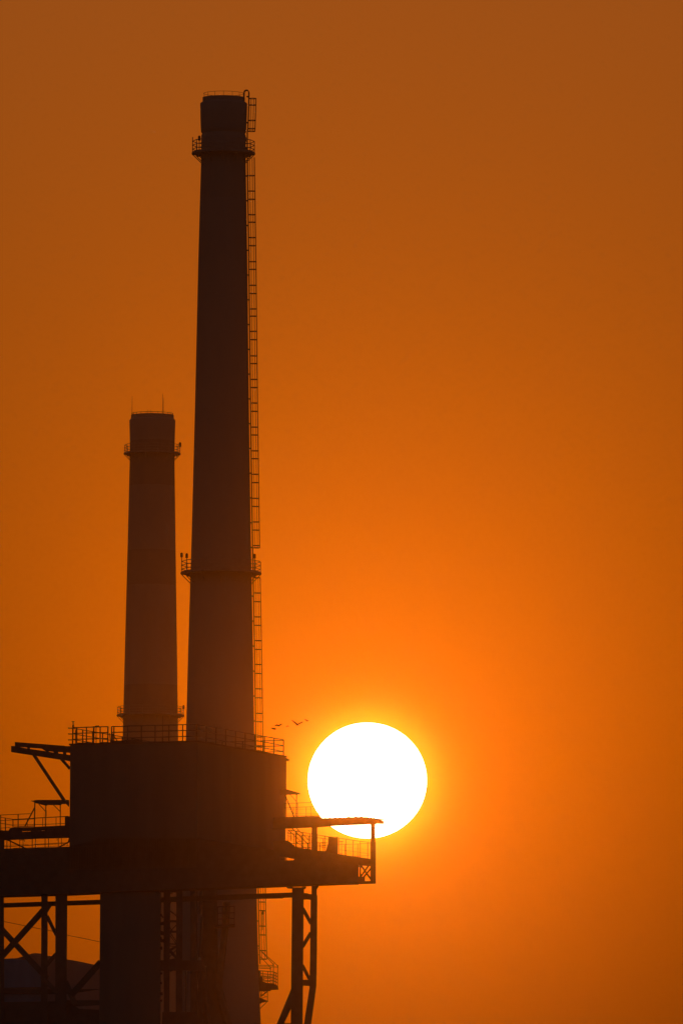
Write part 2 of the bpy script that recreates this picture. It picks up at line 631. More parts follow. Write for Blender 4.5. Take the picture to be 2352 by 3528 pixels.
mb.prism([tc8(200, 1840), tc8(300, 1880), tc8(505, 1970), tc8(340, 1992), tc8(290, 2030), tc8(200, 2030)], Vector((0, 0.8, 0)))
for a, b, ww in (((480, 1690), (482, 1960), .06), ((490, 1695), (300, 1845), .085), ((470, 1695), (300, 1830), .05), ((482, 1970), (270, 2180), .06),
                 ((330, 1690), (310, 1880), .045), ((300, 1790), (480, 1860), .035), ((310, 1890), (480, 1840), .035), ((350, 1690), (430, 1735), .05),
                 ((280, 1700), (300, 1850), .06)):
    mb.bar(tc8(*a), tc8(*b), ww)
mb.build('bracket', STEEL, plat)

# ------------------------------------------------------------------ tower building
def BP(s, t, z):
    return Vector((N0.x, N0.y, 0)) + U * s + V * t + Vector((0, 0, z))

SL, TL = 8.70, 14.2            # lengths along U and V
bld = thing('plant_building', 'dark blocky plant building with a railed flat roof below the chimneys', 'building', BP(0, 0, 0))
zdeck = PF(680, 2990).z
mb = MB()
mb.prism([BP(0, 0, zdeck), BP(SL, 0, zdeck), BP(SL, TL, zdeck), BP(0, TL, zdeck)], Vector((0, 0, ZR - 0.02 - zdeck)))
mb.build('wall', SHEET, bld)
mb = MB()
mb.prism([BP(-.06, -.06, ZR - .02), BP(SL + .06, -.06, ZR - .02), BP(SL + .06, TL + .06, ZR - .02), BP(-.06, TL + .06, ZR - .02)], Vector((0, 0, .10)))
# patches of roof equipment bedding and curbs that break the straight edge
for s, t, a, h in ((5.1, .3, .9, .14), (4.2, .5, 1.0, .20), (7.6, .25, .8, .07), (.3, 9.4, .5, .10), (.3, 10.6, .4, .12), (.35, 12.6, .8, .08), (6.3, .4, .5, .08)):
    mb.prism([BP(s, t, ZR + .08), BP(s + a, t, ZR + .08), BP(s + a, t + .5, ZR + .08), BP(s, t + .5, ZR + .08)], Vector((0, 0, h)))
rf = mb.build('roof', STEEL, bld)

def rail_run(p, q, h, gap=None, sp=0.95, r=0.032, heights=(1.0, .64, .27)):
    mb = MB()
    L = (q - p).length
    n = max(1, round(L / sp))
    up = Vector((0, 0, 1))
    for f_ in heights:
        if gap:
            mb.tube(p + up * h * f_, p.lerp(q, gap[0]) + up * h * f_, r)
            mb.tube(p.lerp(q, gap[1]) + up * h * f_, q + up * h * f_, r)
        else:
            mb.tube(p + up * h * f_, q + up * h * f_, r)
    for k in range(n + 1):
        a = k / n
        if gap and gap[0] < a < gap[1]:
            continue
        b = p.lerp(q, a)
        mb.bar(b, b + up * (h + .01), .075, .06)
    if gap:
        for a in gap:
            b = p.lerp(q, a)
            mb.bar(b, b + up * (h + .01), .085, .06)
    return mb

zt = ZR + .08
e = .12
cL, cN, cR, cB = BP(SL - e, e, zt), BP(e, e, zt), BP(e, TL - e, zt), BP(SL - e, TL - e, zt)
rail_run(cN, cL, 1.02, (.685, .715)).build('railing', STEEL, bld)
rail_run(cN, cR, 1.02, None, 1.55).build('railing', STEEL, bld)
rail_run(cR, cB, 0.98, None, 1.45, .028).build('railing', STEEL, bld)
rail_run(cL, cB, 0.98, None, 1.6, .028).build('railing', STEEL, bld)
# corner mast with a wind cup, and a thin rod
c5 = crop(20, 2460, 5.227)
def pf5(x, y, t=0.15): return PF(*c5(x, y), t)
mb = MB()
mb.bar(pf5(1203, 560), pf5(1210, 235), .085)
mb.tube(pf5(1210, 240), pf5(1212, 205), .055, 8)
mb.tube(pf5(1212, 215), pf5(1214, 140), .035, 6)
mb.bar(pf5(1188, 141), pf5(1236, 139), .04)
mb.bar(pf5(1198, 208), pf5(1232, 205), .045)
for y in (257, 363, 470):
    mb.bar(pf5(1122, y), pf5(1195, y + 2), .06)
mb.build('mast', STEEL, bld)
mb = MB()
for xx, ww in ((1253, .05), (1276, .085)):
    mb.bar(pf5(xx, 555), pf5(xx + 2, 245 if ww > .06 else 285), ww)
mb.build('stanchion', STEEL, bld)
mb = MB()
mb.bar(PF(321.5, 2562, .2), PF(323.5, 2503, .2), .10)
mb.bar(PF(328, 2503, .2), PF(341, 2502, .2), .07)
mb.bar(PF(331, 2562, .2), PF(331, 2503, .2), .05)
mb.build('stanchion', STEEL, bld)
mb = MB()
mb.tube(PF(560, 2560, 1.5), PF(560.5, 2467, 1.5), .022, 6, .014)
mb.tube(PF(560, 2560, 1.5), PF(560, 2543, 1.5), .05, 6)
mb.build('lightning_rod', STEEL, bld)
# a light inclined stair rail on the roof behind the front railing
mb = MB()
mb.path([PF(384, 2524, 1.2), PF(410, 2562, 1.2)], .03)
mb.path([PF(378, 2527, 1.2), PF(381, 2562, 1.2)], .03)
mb.build('roof_hatch_rail', STEEL, bld)
# gutter head and downpipe on the right corner
c2 = crop(820, 2400, 5.227)
def ps2(x, y, s=-.05): return PF(*c2(x, y), TL)
mb = MB()
mb.prism([ps2(800, 1100), ps2(838, 1100), ps2(840, 1122), ps2(878, 1122), ps2(876, 1160), ps2(815, 1160)], V * .4)
mb.build('gutter', STEEL, bld)
mb = MB()
mb.tube(ps2(857, 1150), PF(983.5, 2722, TL), .05, 8)
mb.tube(ps2(857, 1165), ps2(826, 1175), .04, 8)
mb.build('downpipe', STEEL, bld)

# ------------------------------------------------------------------ hoist beam on the left
hb = thing('hoist_beam', 'pair of steel beams sticking out left below the roof on a slanting strut', 'beam', pf5(1100, 700, 1))
Yv = Vector((0, 1, 0))
mb = MB()
mb.prism([pf5(163, 507), pf5(1040, 574), pf5(1085, 582), pf5(1180, 582), pf5(1180, 700), pf5(1030, 688), pf5(860, 681), pf5(705, 660), pf5(640, 622), pf5(440, 608), pf5(255, 594), pf5(163, 588)], Yv * .3)
mb.build('upper_beam', RUST, hb)
mb = MB()
mb.prism([pf5(95, 578, .02), pf5(160, 580, .02), pf5(385, 626, .02), pf5(700, 671, .02), pf5(1030, 726, .02), pf5(1180, 745, .02), pf5(1180, 852, .02), pf5(1130, 846, .02), pf5(95, 684, .02)], Yv * .3)
mb.build('lower_beam', RUST, hb)
mb = MB()
for x0, x1, y0, y1 in ((385, 435, 600, 640), (712, 775, 655, 690), (860, 945, 676, 715), (1030, 1090, 684, 735), (163, 250, 570, 602)):
    mb.prism([pf5(x0, y0, .06), pf5(x1, y0 + 5, .06), pf5(x1, y1 + 8, .06), pf5(x0, y1, .06)], Yv * .2)
mb.build_each('spacer', RUST, hb)
mb = MB()
mb.bar(pf5(508, 745, .1), pf5(1062, 1580, .1), 60 / 5.227 * PX, .2)
mb.build('strut', RUST, hb)
mb = MB()
mb.bar(pf5(1005, 820, .1), pf5(1150, 985, .1), 52 / 5.227 * PX, .2)
mb.build('brace', RUST, hb)

# ------------------------------------------------------------------ left walkway with its canopy
c1 = crop(0, 2680, 5.227)
def pw(x, y, t=0.1): return PF(*c1(x, y), t)
def W(p): return p / 5.227 * PX
wk = thing('elevated_walkway', 'railed steel walkway reaching left from the building under a small canopy', 'walkway', pw(600, 1000))
mb = MB()
mb.prism([pw(-200, 990), pw(0, 965), pw(75, 968), pw(150, 966), pw(182, 904), pw(630, 888), pw(1170, 862), pw(1260, 862), pw(1260, 925), pw(960, 938), pw(880, 941), pw(690, 950), pw(550, 954), pw(400, 960), pw(-200, 985)], Yv * .5)
mb.prism([pw(-200, 985), pw(400, 978), pw(550, 971), pw(690, 960), pw(805, 957), pw(890, 950), pw(960, 944), pw(1260, 930), pw(1310, 1078), pw(700, 1093), pw(75, 1122), pw(-200, 1130)], Yv * .5)
for x0, x1, y in ((-200, 399, 970), (492, 498, 966), (552, 688, 952), (705, 745, 952), (805, 888, 946), (962, 1255, 935)):
    mb.prism([pw(x0, y - 15), pw(x1, y - 18), pw(x1, y + 12), pw(x0, y + 15)], Yv * .45)
mb.build('deck', STEEL, wk)
mb = MB()
mb.prism([pw(-300, 970), pw(74, 970), pw(74, 1285), pw(-300, 1285)], Yv * .6)
mb.build('end_post', STEEL, wk)
mb = MB()
mb.path([pw(-60, 684, .8), pw(0, 675, .8), pw(550, 650, .8)], W(11) / 2)
mb.path([pw(-60, 778, .8), pw(0, 772, .8), pw(240, 764, .8)], W(10) / 2)
mb.path([pw(-60, 918, .8), pw(0, 912, .8), pw(180, 898, .8)], W(10) / 2)
for x, y0, y1, ww in ((327, 655, 905, 18), (492, 760, 870, 10)):
    mb.bar(pw(x, y0, .8), pw(x, y1, .8), W(ww))
mb.build('railing', STEEL, wk)
mb = MB()
mb.path([pw(-60, 690), pw(0, 712), pw(235, 750)], W(11) / 2)
mb.path([pw(-60, 808), pw(0, 820), pw(225, 857)], W(11) / 2)
mb.path([pw(-60, 950), pw(0, 945), pw(110, 968)], W(10) / 2)
for x, y0, y1, ww in ((10, 680, 965, 16), (97, 728, 970, 18), (234, 748, 900, 16)):
    mb.bar(pw(x, y0), pw(x, y1), W(ww))
mb.build('railing', STEEL, wk)
mb = MB()
mb.bar(pw(225, 760), pw(620, 738), W(20))
mb.bar(pw(600, 732), pw(1235, 698), W(14))
mb.path([pw(220, 857), pw(620, 848), pw(1175, 828)], W(11) / 2)
mb.bar(pw(250, 892), pw(620, 872), W(14))
for x, y0, y1, ww in ((770, 725, 880, 11), (796, 640, 880, 4), (1010, 715, 870, 11)):
    mb.bar(pw(x, y0), pw(x, y1), W(ww))
mb.build('railing', STEEL, wk)
mb = MB()
mb.prism([pw(1168, 702), pw(1260, 700), pw(1260, 900), pw(1168, 880)], Yv * .6)
mb.build('equipment_box', STEEL, wk)
# canopy roof: corrugated sheet seen from below
mb = MB()
mb.prism([pw(556, 416, 0), pw(612, 414, 0), pw(760, 410, 0), pw(1245, 407, 0), pw(1245, 520, 0), pw(1230, 512, 0), pw(1185, 466, 0), pw(1105, 472, 0), pw(1100, 488, 0), pw(850, 486, 0), pw(848, 500, 0), pw(805, 494, 0), pw(640, 452, 0), pw(610, 432, 0)], Yv * .45)
k = 0
for x in range(640, 1240, 32):
    mb.bar(pw(x, 408 - (x - 640) * .003, .05), pw(x + 13, 408 - (x - 640) * .003, .05), W(9), .3)
mb.build('canopy_roof', SHEET, wk)
for x0, y0, x1, y1, ww in ((628, 445, 620, 888, 21), (826, 490, 822, 885, 18), (1086, 480, 1086, 868, 17)):
    MB().bar(pw(x0, y0), pw(x1, y1), W(ww)).build('canopy_post', STEEL, wk)
mb = MB()
for x0, y0, x1, y1, ww in ((700, 478, 818, 606, 14), (950, 478, 1078, 606, 14), (624, 540, 445, 885, 22), (840, 590, 838, 700, 5)):
    mb.bar(pw(x0, y0), pw(x1, y1), W(ww))
mb.build_each('canopy_brace', STEEL, wk)
# rails below the deck
mb = MB()
for x, ww in ((125, 13), (187, 13), (355, 11), (415, 11), (580, 14), (641, 12), (812, 14), (874, 12), (1050, 12), (1107, 10)):
    mb.bar(pw(x, 1080, .3), pw(x, 1285, .3), W(ww))
mb.path([pw(60, 1248, .3), pw(640, 1212, .3), pw(1210, 1186, .3)], W(12) / 2)
mb.path([pw(60, 1224, .5), pw(440, 1202, .5), pw(580, 1222, .5), pw(640, 1200, .5), pw(1250, 1166, .5)], W(7) / 2)
mb.path([pw(240, 1272, .4), pw(660, 1262, .4), pw(1240, 1220, .4)], W(8) / 2)
mb.path([pw(360, 1128, .4), pw(440, 1122, .4), pw(445, 1158, .4)], W(10) / 2)
mb.path([pw(1028, 1095, .4), pw(1030, 1142, .4)], W(8) / 2)
mb.path([pw(1245, 1085, .4), pw(1205, 1225, .4)], W(8) / 2)
mb.build('under_railing', STEEL, wk)
mb = MB()
mb.bar(pw(120, 1115, .35), pw(480, 1285, .35), W(24))
mb.bar(pw(1260, 1148, .35), pw(1070, 1250, .35), W(20))
mb.bar(pw(1260, 1085, .35), pw(1225, 1180, .35), W(18))
mb.prism([pw(1252, 1150, .35), pw(1330, 1075, .35), pw(1330, 1260, .35), pw(1252, 1240, .35)], Yv * .2)
mb.build_each('under_brace', STEEL, wk)

# ------------------------------------------------------------------ main platform girder
gd = thing('platform_girder', 'long deep steel girder crossing under the building, cross braced at its right end', 'girder', PF(640, 3080))
YG = 2.2                        # depth of the girder box; its far lower edge shows about 9 px lower
dg = 4.0 * YG
mb = MB()
mb.prism([PF(-80, 2926), PF(14, 2924.5), PF(90, 2923.5), PF(238, 2918), PF(345, 2890), PF(690, 2890), PF(944, 2930), PF(944, 2966), PF(1010, 2965),
          PF(1020, 2956), PF(1240, 2982), PF(1235, 2982 + 0), PF(1235, 3050.5 - dg), PF(1120, 3054 - dg), PF(900, 3062.5 - dg), PF(345, 3084.5 - dg), PF(232, 3089.5 - dg), PF(-80, 3098 - dg)], Yv * YG)
mb.build('box_girder', RUST, gd)
c7 = crop(1120, 2780, 7.127)
def pr(x, y, t=0.0): return PF(*c7(x, y), t)
def W7(p): return p * (1.0 if p > 20 else 1.25) / 7.127 * PX
mb = MB()
mb.prism([pr(815, 1300), pr(1108, 1290), pr(1110, 1420), pr(815, 1432)], Yv * .4)           # top chord
mb.prism([pr(800, 1440, .02), pr(818, 1440, .02), pr(818, 1726, .02), pr(800, 1726, .02)], Yv * .4)
mb.prism([pr(841, 1430, .02), pr(882, 1430, .02), pr(882, 1730, .02), pr(841, 1730, .02)], Yv * .3)
mb.prism([pr(800, 1720), pr(900, 1720), pr(977, 1725), pr(977, 1832), pr(1245, 1826), pr(1245, 1888), pr(822, 1900), pr(800, 1925)], Yv * .35)
mb.bar(pr(868, 1432, .08), pr(1125, 1790, .08), W7(44), .14)
mb.bar(pr(1085, 1425, .14), pr(880, 1712, .14), W7(40), .14)
mb.bar(pr(1125, 1515, .2), pr(925, 1755, .2), W7(40), .14)
mb.build('end_brace', RUST, gd)

# ------------------------------------------------------------------ crane runway on the right
cr_ = thing('crane_runway', 'horizontal steel beam on two posts crossing in front of the sun', 'beam', PF(1180, 2990))
mb = MB()
mb.prism([PF(940, 2818), PF(978, 2816), PF(1040, 2813.5), PF(1077, 2812), PF(1096, 2813), PF(1108, 2820.5), PF(1145, 2819.3), PF(1190, 2817.6), PF(1232, 2815.8), PF(1260, 2816.3), PF(1276, 2818.6),
          PF(1294, 2820.6), PF(1311, 2822.5), PF(1315, 2828.5), PF(1322.5, 2829.5), PF(1322, 2839.2), PF(1306, 2838.2), PF(1276, 2840), PF(1180, 2844), PF(1138, 2846.5), PF(1122, 2848.5), PF(1092, 2850.5), PF(1075, 2851), PF(990, 2855), PF(940, 2857)], Yv * .35)
for a, b, y in ((1118, 1123, 2820), (1132, 1139, 2819.4), (1150, 1158, 2818.6), (1166, 1172, 2818), (1195, 1206, 2816.5), (1221, 1229, 2815), (1240, 1249, 2815), (1262, 1265, 2815.5), (1277, 1281, 2818.5), (1286, 1290, 2818.6)):
    mb.prism([PF(a, y - 1.5, .05), PF(b, y - 1.5, .05), PF(b, y + 3, .05), PF(a, y + 3, .05)], Yv * .2)
mb.prism([PF(1300, 2822.2), PF(1322, 2823), PF(1322, 2826.2), PF(1300, 2826)], Yv * .3)
mb.build('beam', RUST, cr_)
mb = MB()
mb.prism([PF(1073.5, 2846, .04), PF(1092.5, 2846, .04), PF(1093.5, 2900, .04), PF(1094, 2950, .04), PF(1072, 2950, .04)], Yv * .3)
mb.build('post', RUST, cr_)
mb = MB()
mb.prism([PF(1275, 2836, .04), PF(1293.5, 2836, .04), PF(1292, 2846, .04), PF(1292, 2895, .04), PF(1294, 2905, .04), PF(1294.6, 3045, .04), PF(1275.6, 3045, .04), PF(1275.6, 2903, .04), PF(1277, 2893, .04), PF(1277, 2846, .04)], Yv * .35)
mb.build('post', RUST, cr_)

# ------------------------------------------------------------------ right-hand door canopy
c4 = crop(950, 2700, 7.84)
def pd(x, y, t=0.3): return PF(*c4(x, y), t)
def W4(p): return p * 1.2 / 7.84 * PX
cp = thing('door_canopy', 'small sloping canopy roof on posts at the building corner beside the sun', 'canopy', pd(400, 890))
mb = MB()
mb.prism([pd(120, 160), pd(290, 157), pd(430, 196), pd(668, 264), pd(655, 274), pd(600, 291), pd(572, 305), pd(545, 298), pd(500, 292), pd(380, 293), pd(280, 303), pd(120, 310)], Yv * .4)
mb.build('canopy_roof', SHEET, cp)
for x0, y0, x1, y1, ww in ((561, 295, 553, 905, 25), (273, 300, 279, 915, 15)):
    MB().bar(pd(x0, y0), pd(x1, y1), W4(ww)).build('canopy_post', STEEL, cp)
mb = MB()
mb.bar(pd(255, 320), pd(492, 905), W4(26), .06)
mb.bar(pd(380, 296), pd(552, 490), W4(13), .05)
mb.build_each('canopy_brace', STEEL, cp)
gr = thing('guardrail', 'thin guardrail along the top of the beam between building and sun', 'railing', pd(600, 900))
mb = MB()
mb.path([pd(215, 549, .15), pd(560, 530, .15), pd(985, 514, .15)], W4(12) / 2)
mb.path([pd(215, 662, .15), pd(560, 646, .15), pd(1050, 626, .15)], W4(12) / 2)
for y, dy in ((700, -8), (825, -22), (870, -14)):
    mb.path([pd(280, y, .25), pd(1080, y + dy, .25)], W4(7) / 2)
for x, y0, y1, ww in ((228, 545, 905, 12), (470, 655, 905, 13), (590, 535, 905, 12), (817, 635, 905, 14), (946, 625, 905, 11), (1153, 780, 920, 12), (246, 545, 905, 7)):
    mb.bar(pd(x, y0, .15), pd(x, y1, .15), W4(ww))
mb.build('rails', STEEL, gr)

# ------------------------------------------------------------------ right-hand platform: deck, rails, stair, cabinet
pl = thing('loading_platform', 'railed steel deck hanging under the beam, between building and sun', 'platform', PF(1180, 2960, .4))
mb = MB()
mb.prism([PF(940, 2898, .1), PF(990, 2897, .1), PF(1004, 2906, .1), PF(1012, 2915, .1), PF(1022, 2920.5, .1), PF(1072, 2928, .1), PF(1094, 2932, .1), PF(1124, 2936, .1), PF(1164, 2943.5, .1), PF(1275, 2960, .1), PF(1276, 2984, .1),
          PF(1150, 2975, .1), PF(1012, 2959.5, .1), PF(988, 2954.5, .1), PF(970, 2952, .1), PF(964.5, 2951, .1), PF(963.5, 2970, .1), PF(940, 2970, .1)], Yv * .5)
for a, b in ((967.6, 969.8), (984.3, 988)):
    mb.prism([PF(a, 2948, .2), PF(b, 2948, .2), PF(b, 2970, .2), PF(a, 2970, .2)], Yv * .1)
mb.build('deck', RUST, pl)
c9 = crop(960, 2820, 7.127)
def p9(x, y, t=.15): return PF(*c9(x, y), t)
mb = MB()
mb.path([p9(205, 285), p9(400, 315), p9(820, 388), p9(940, 408), p9(1215, 452), p9(1460, 480)], W7(14) / 2)
mb.path([p9(205, 358), p9(300, 372)], W7(12) / 2)
mb.path([p9(300, 365), p9(440, 400), p9(810, 448)], W7(12) / 2)
mb.path([p9(940, 476), p9(1215, 515)], W7(12) / 2)
mb.path([p9(205, 430), p9(400, 470)], W7(6) / 2)
mb.path([p9(300, 485), p9(370, 540)], W7(6) / 2)
mb.path([p9(430, 470), p9(800, 540)], W7(6) / 2)
mb.path([p9(300, 620), p9(560, 628), p9(820, 606), p9(1215, 598)], W7(12) / 2)
mb.path([p9(440, 590), p9(520, 572)], W7(16) / 2)
mb.path([p9(930, 684), p9(1200, 665)], W7(14) / 2)
mb.path([p9(960, 595), p9(1215, 640)], W7(6) / 2)
mb.path([p9(1000, 700), p9(1200, 725)], W7(9) / 2)
mb.path([p9(300, 650), p9(380, 680)], W7(20) / 2)
mb.path([p9(430, 705), p9(820, 730)], W7(14) / 2)
mb.path([p9(960, 800), p9(1150, 815)], W7(9) / 2)
for x, y0, y1, ww in ((236, 300, 560, 13), (290, 330, 560, 15), (377, 385, 720, 13), (564, 415, 760, 20), (592, 355, 760, 16), (735, 445, 780, 15), (770, 385, 780, 16),
                      (1085, 500, 840, 12), (1126, 440, 840, 16), (1005, 600, 820, 18)):
    mb.bar(p9(x, y0), p9(x, y1), W7(ww), .06)
mb.build('railing', STEEL, pl)
mb = MB()
mb.path([pr(290, 765), pr(850, 850), pr(1112, 884)], W7(12) / 2)
mb.path([pr(300, 938), pr(1112, 905)], W7(9) / 2)
mb.path([pr(330, 1060), pr(760, 1112), pr(1108, 1168)], W7(7) / 2)
mb.path([pr(400, 985), pr(1100, 1060)], W7(4) / 2)
mb.path([pr(690, 1226), pr(860, 1216), pr(1060, 1203), pr(1085, 1185)], W7(9) / 2)
mb.path([pr(335, 856), pr(440, 858)], W7(13) / 2)
mb.path([pr(350, 1150), pr(430, 1160)], W7(9) / 2)
for x, y0, y1, ww in ((335, 775, 1180, 13), (400, 860, 1190, 9), (486, 920, 1200, 12), (510, 800, 1205, 14), (685, 825, 1230, 16), (800, 915, 1250, 10), (860, 850, 1260, 15), (1042, 880, 1290, 18)):
    mb.bar(pr(x, y0, .15), pr(x, y1, .15), W7(ww), .05)
mb.build('railing', STEEL, pl)

stt = thing('steel_stair', 'open steel stair slanting down behind the platform rails beside the building', 'stair', p9(700, 760))
for (x0, y0, x1, y1, ww) in ((310, 228, 720, 640, 24), (430, 238, 745, 545, 13)):
    MB().bar(p9(x0, y0, .5), p9(x1, y1, .5), W7(ww), .08).build('handrail', STEEL, stt)
for (x0, y0, x1, y1, ww) in ((250, 310, 560, 585, 12), (440, 600, 720, 770, 10)):
    MB().bar(p9(x0, y0, .6), p9(x1, y1, .6), W7(ww), .08).build('stringer', STEEL, stt)
mb = MB()
mb.bar(p9(427, 330, .5), p9(427, 740, .5), W7(34), .2)
mb.bar(p9(350, 265, .5), p9(300, 345, .5), W7(10), .06)
mb.bar(p9(480, 280, .5), p9(432, 345, .5), W7(14), .06)
mb.bar(p9(395, 310, .5), p9(440, 350, .5), W7(14), .06)
mb.bar(p9(720, 600, .5), p9(720, 790, .5), W7(34), .2)
mb.build_each('newel_post', STEEL, stt)

cb = MB()
cb.prism([pr(75, 742, .3), pr(200, 748, .3), pr(312, 740, .3), pr(314, 900, .3), pr(308, 1190, .3), pr(-30, 1150, .3), pr(30, 1040, .3), pr(72, 900, .3)], Yv * .6)
cbo = cb.build('control_cabinet', STEEL, None, loc=pr(200, 1160, .3))
tag(cbo, 'solid block shaped cabinet standing on the railed platform left of the end post', 'cabinet')

# ------------------------------------------------------------------ tie beam and left trestle
def pxw(p): return p * PX
tb = thing('tie_beam', 'long horizontal steel beam just below the girder, running behind the columns', 'beam', PF(640, 3100, .9))
mb = MB()
mb.prism([PF(-80, 3116, .9), PF(11, 3112.6, .9), PF(344, 3101, .9), PF(600, 3091, .9), PF(860, 3081, .9), PF(1007, 3076, .9), PF(1007, 3093, .9), PF(980, 3093.5, .9), PF(972, 3096, .9), PF(962, 3096, .9), PF(860, 3098, .9), PF(600, 3108.5, .9), PF(344, 3117, .9), PF(-80, 3131, .9)], Yv * .3)
mb.build('web', RUST, tb)

tz = thing('steel_trestle', 'cross braced steel trestle legs holding up the left end of the girder', 'trestle', BP(7, .3, 0))
def column(x0t, x1t, ytop, x0b, x1b, ybot, dep, name, parent, m=RUST, t=.2):
    a, b = PF(x0t, ytop, t), PF(x1t, ytop, t)
    c, d = PF(x1b, ybot, t), PF(x0b, ybot, t)
    f = d.z / (a.z - d.z)
    c0, d0 = c + (c - b) * f, d + (d - a) * f
    c0.z = d0.z = 0
    mb = MB()
    mb.prism([a, b, c, c0, d0, d], Yv * dep)
    return mb.build(name, m, parent)
column(-30, 12.5, 3085, -31, 14.5, 3528, .7, 'column', tz)
column(142.3, 164, 3080, 140.8, 163, 3528, .5, 'column', tz)
column(190.8, 231.2, 3080, 190, 228.5, 3528, .7, 'column', tz)
c3 = crop(0, 2950, 2.6133)
def pt(x, y, t=.3): return PF(*c3(x, y), t)
def W3(p): return p / 2.6133 * PX
for x0, y0, x1, y1, ww, t in ((395, 485, 10, 915, 55, .3), (10, 655, 420, 1100, 52, .36), (425, 545, 505, 710, 32, .3), (505, 885, 420, 985, 36, .3),
                              (905, 958, 640, 1258, 56, .3), (590, 1135, 680, 1345, 50, .36), (380, 1090, 520, 1240, 40, .3)):
    MB().bar(pt(x0, y0, t), pt(x1, y1, t), W3(ww), .25).build('brace', RUST, tz)
mb = MB()
mb.prism([pt(425, 440), pt(470, 440), pt(432, 505), pt(425, 505)], Yv * .2)
mb.build('gusset', RUST, tz)
mb = MB()
mb.prism([pt(0, 1200, .4), pt(900, 1200, .4), pt(900, 1201, .4), pt(640, 1240, .4), pt(420, 1245, .4), pt(0, 1240, .4)], Yv * .3)
mb.prism([pt(560, 1300, .4), pt(905, 1300, .4), pt(905, 1342, .4), pt(720, 1352, .4), pt(560, 1352, .4)], Yv * .3)
mb.prism([pt(0, 1318, .4), pt(600, 1308, .4), pt(720, 1380, .4), pt(905, 1386, .4), pt(905, 1600, .4), pt(0, 1600, .4)], Yv * .3)
mb.build_each('bracing_beam', RUST, tz)

# ------------------------------------------------------------------ support tower, lattice tower, vessel
sp = thing('support_tower', 'broad dark support tower under the middle of the building', 'tower', BP(4, .6, 0))
a, b = PF(344.8, 3075, .2), PF(553, 3075, .2)
mb = MB()
mb.prism([Vector((a.x, a.y, 0)), Vector((b.x, b.y, 0)), b, a], Yv * 4)
mb.build('wall', SHEET, sp)
mb = MB()
for y in (3150, 3230, 3262, 3310, 3352, 3385, 3420, 3445):   # pipe clips and small fittings along its right edge
    h = random.uniform(6, 14)
    wdt = random.uniform(4, 9)
    mb.prism([PF(551, y, .3), PF(553 + wdt, y, .3), PF(553 + wdt, y + h, .3), PF(551, y + h, .3)], Yv * .3)
mb.build_each('fitting', STEEL, sp)

lt = thing('lattice_tower', 'narrow lattice stair tower right of the broad support tower', 'tower', PF(590, 3300, .5))
lt.location.z = 0
ORIGIN[lt.name] = tuple(lt.location)
column(563.5, 586, 3075, 564, 583, 3528, .5, 'post', lt, STEEL, .5)
column(607.5, 629, 3075, 605, 627, 3528, .5, 'post', lt, STEEL, .5)
c6 = crop(530, 3050, 5.227)
def pl6(x, y, t=.6): return PF(*c6(x, y), t)
mb = MB()
for x0, y0, x1, y1, ww in ((290, 470, 410, 560, 22), (270, 655, 410, 655, 40), (290, 840, 410, 720, 18), (280, 750, 330, 830, 15), (270, 845, 420, 845, 35), (290, 860, 420, 1040, 18), (280, 900, 400, 1060, 15),
                           (270, 1062, 410, 1070, 18), (290, 1100, 410, 1120, 12), (280, 1180, 400, 1110, 40), (270, 1170, 420, 1330, 50), (280, 1300, 400, 1180, 14), (290, 1360, 420, 1340, 40),
                           (275, 1440, 420, 1420, 130), (300, 1560, 400, 1500, 16), (150, 250, 300, 330, 60), (150, 560, 170, 590, 22), (110, 700, 200, 690, 60), (110, 860, 190, 880, 70), (110, 1000, 190, 1010, 60), (200, 160, 340, 160, 14)):
    mb.bar(pl6(x0, y0), pl6(x1, y1), x0 and ww / 5.227 * PX, .1)
mb.build('lattice', STEEL, lt)
mb = MB()
mb.prism([PF(553, 3310, .4), PF(700, 3310, .4), PF(700, 3345, .4), PF(553, 3345, .4)], Yv * .4)
mb.prism([PF(560, 3488, .4), PF(672, 3488, .4), PF(700, 3530, .4), PF(700, 3590, .4), PF(553, 3590, .4)], Yv * .4)
mb.prism([PF(553, 3066, .4), PF(628, 3066, .4), PF(628, 3075, .4), PF(553, 3075, .4)], Yv * .4)
mb.build_each('landing', STEEL, lt)

VY = 840.0
vs_ = thing('process_vessel', 'tall dark vessel tapering then flaring out in front of the tallest chimney', 'vessel', (P(722, 3300, VY).x, VY, 0))
cv = P(722, 3300, VY)
kx = VY / F
def zy(py): return P(704, py, VY).z
prof = [(22, 3040), (25, 3060), (26, 3120), (27, 3200), (29, 3300), (32, 3360), (40, 3410), (56, 3470), (80, 3528)]
pf_ = [(hw * kx, zy(py)) for hw, py in prof]
pf_.append((81 * kx, zy(3600)))
pf_.append((81 * kx, 0))
MB().lathe(Vector((cv.x, VY, 0)), pf_, 48).build('shell', RUST, vs_, smooth=True)
mb = MB()
mb.tube(P(780, 3110, VY - 1), P(777, 3195, VY - 1), 13 * kx, 16)
mb.tube(P(777, 3190, VY - 1), P(752, 3409, VY - 1), 12 * kx, 16)
mb.tube(P(752, 3405, VY - 1), P(790, 3545, VY - 1), 14 * kx, 16)
mb.build('pipe', RUST, vs_, smooth=True)
for x0, y0, x1, y1, hw in ((668, 3040, 667, 3600, 12.5), (693, 3060, 690, 3150, 5), (697, 3160, 688, 3300, 5), (700, 3330, 720, 3540, 9), (684, 3345, 700, 3540, 6), (640, 3330, 640, 3600, 3)):
    MB().tube(P(x0, y0, VY - 2), P(x1, y1, VY - 2), hw * kx, 14).build('pipe', RUST, vs_, smooth=True)
mb = MB()
mb.prism([P(738, 3188, VY - 1.5), P(809, 3184, VY - 1.5), P(809, 3194, VY - 1.5), P(738, 3195, VY - 1.5)], Yv * 1.2)
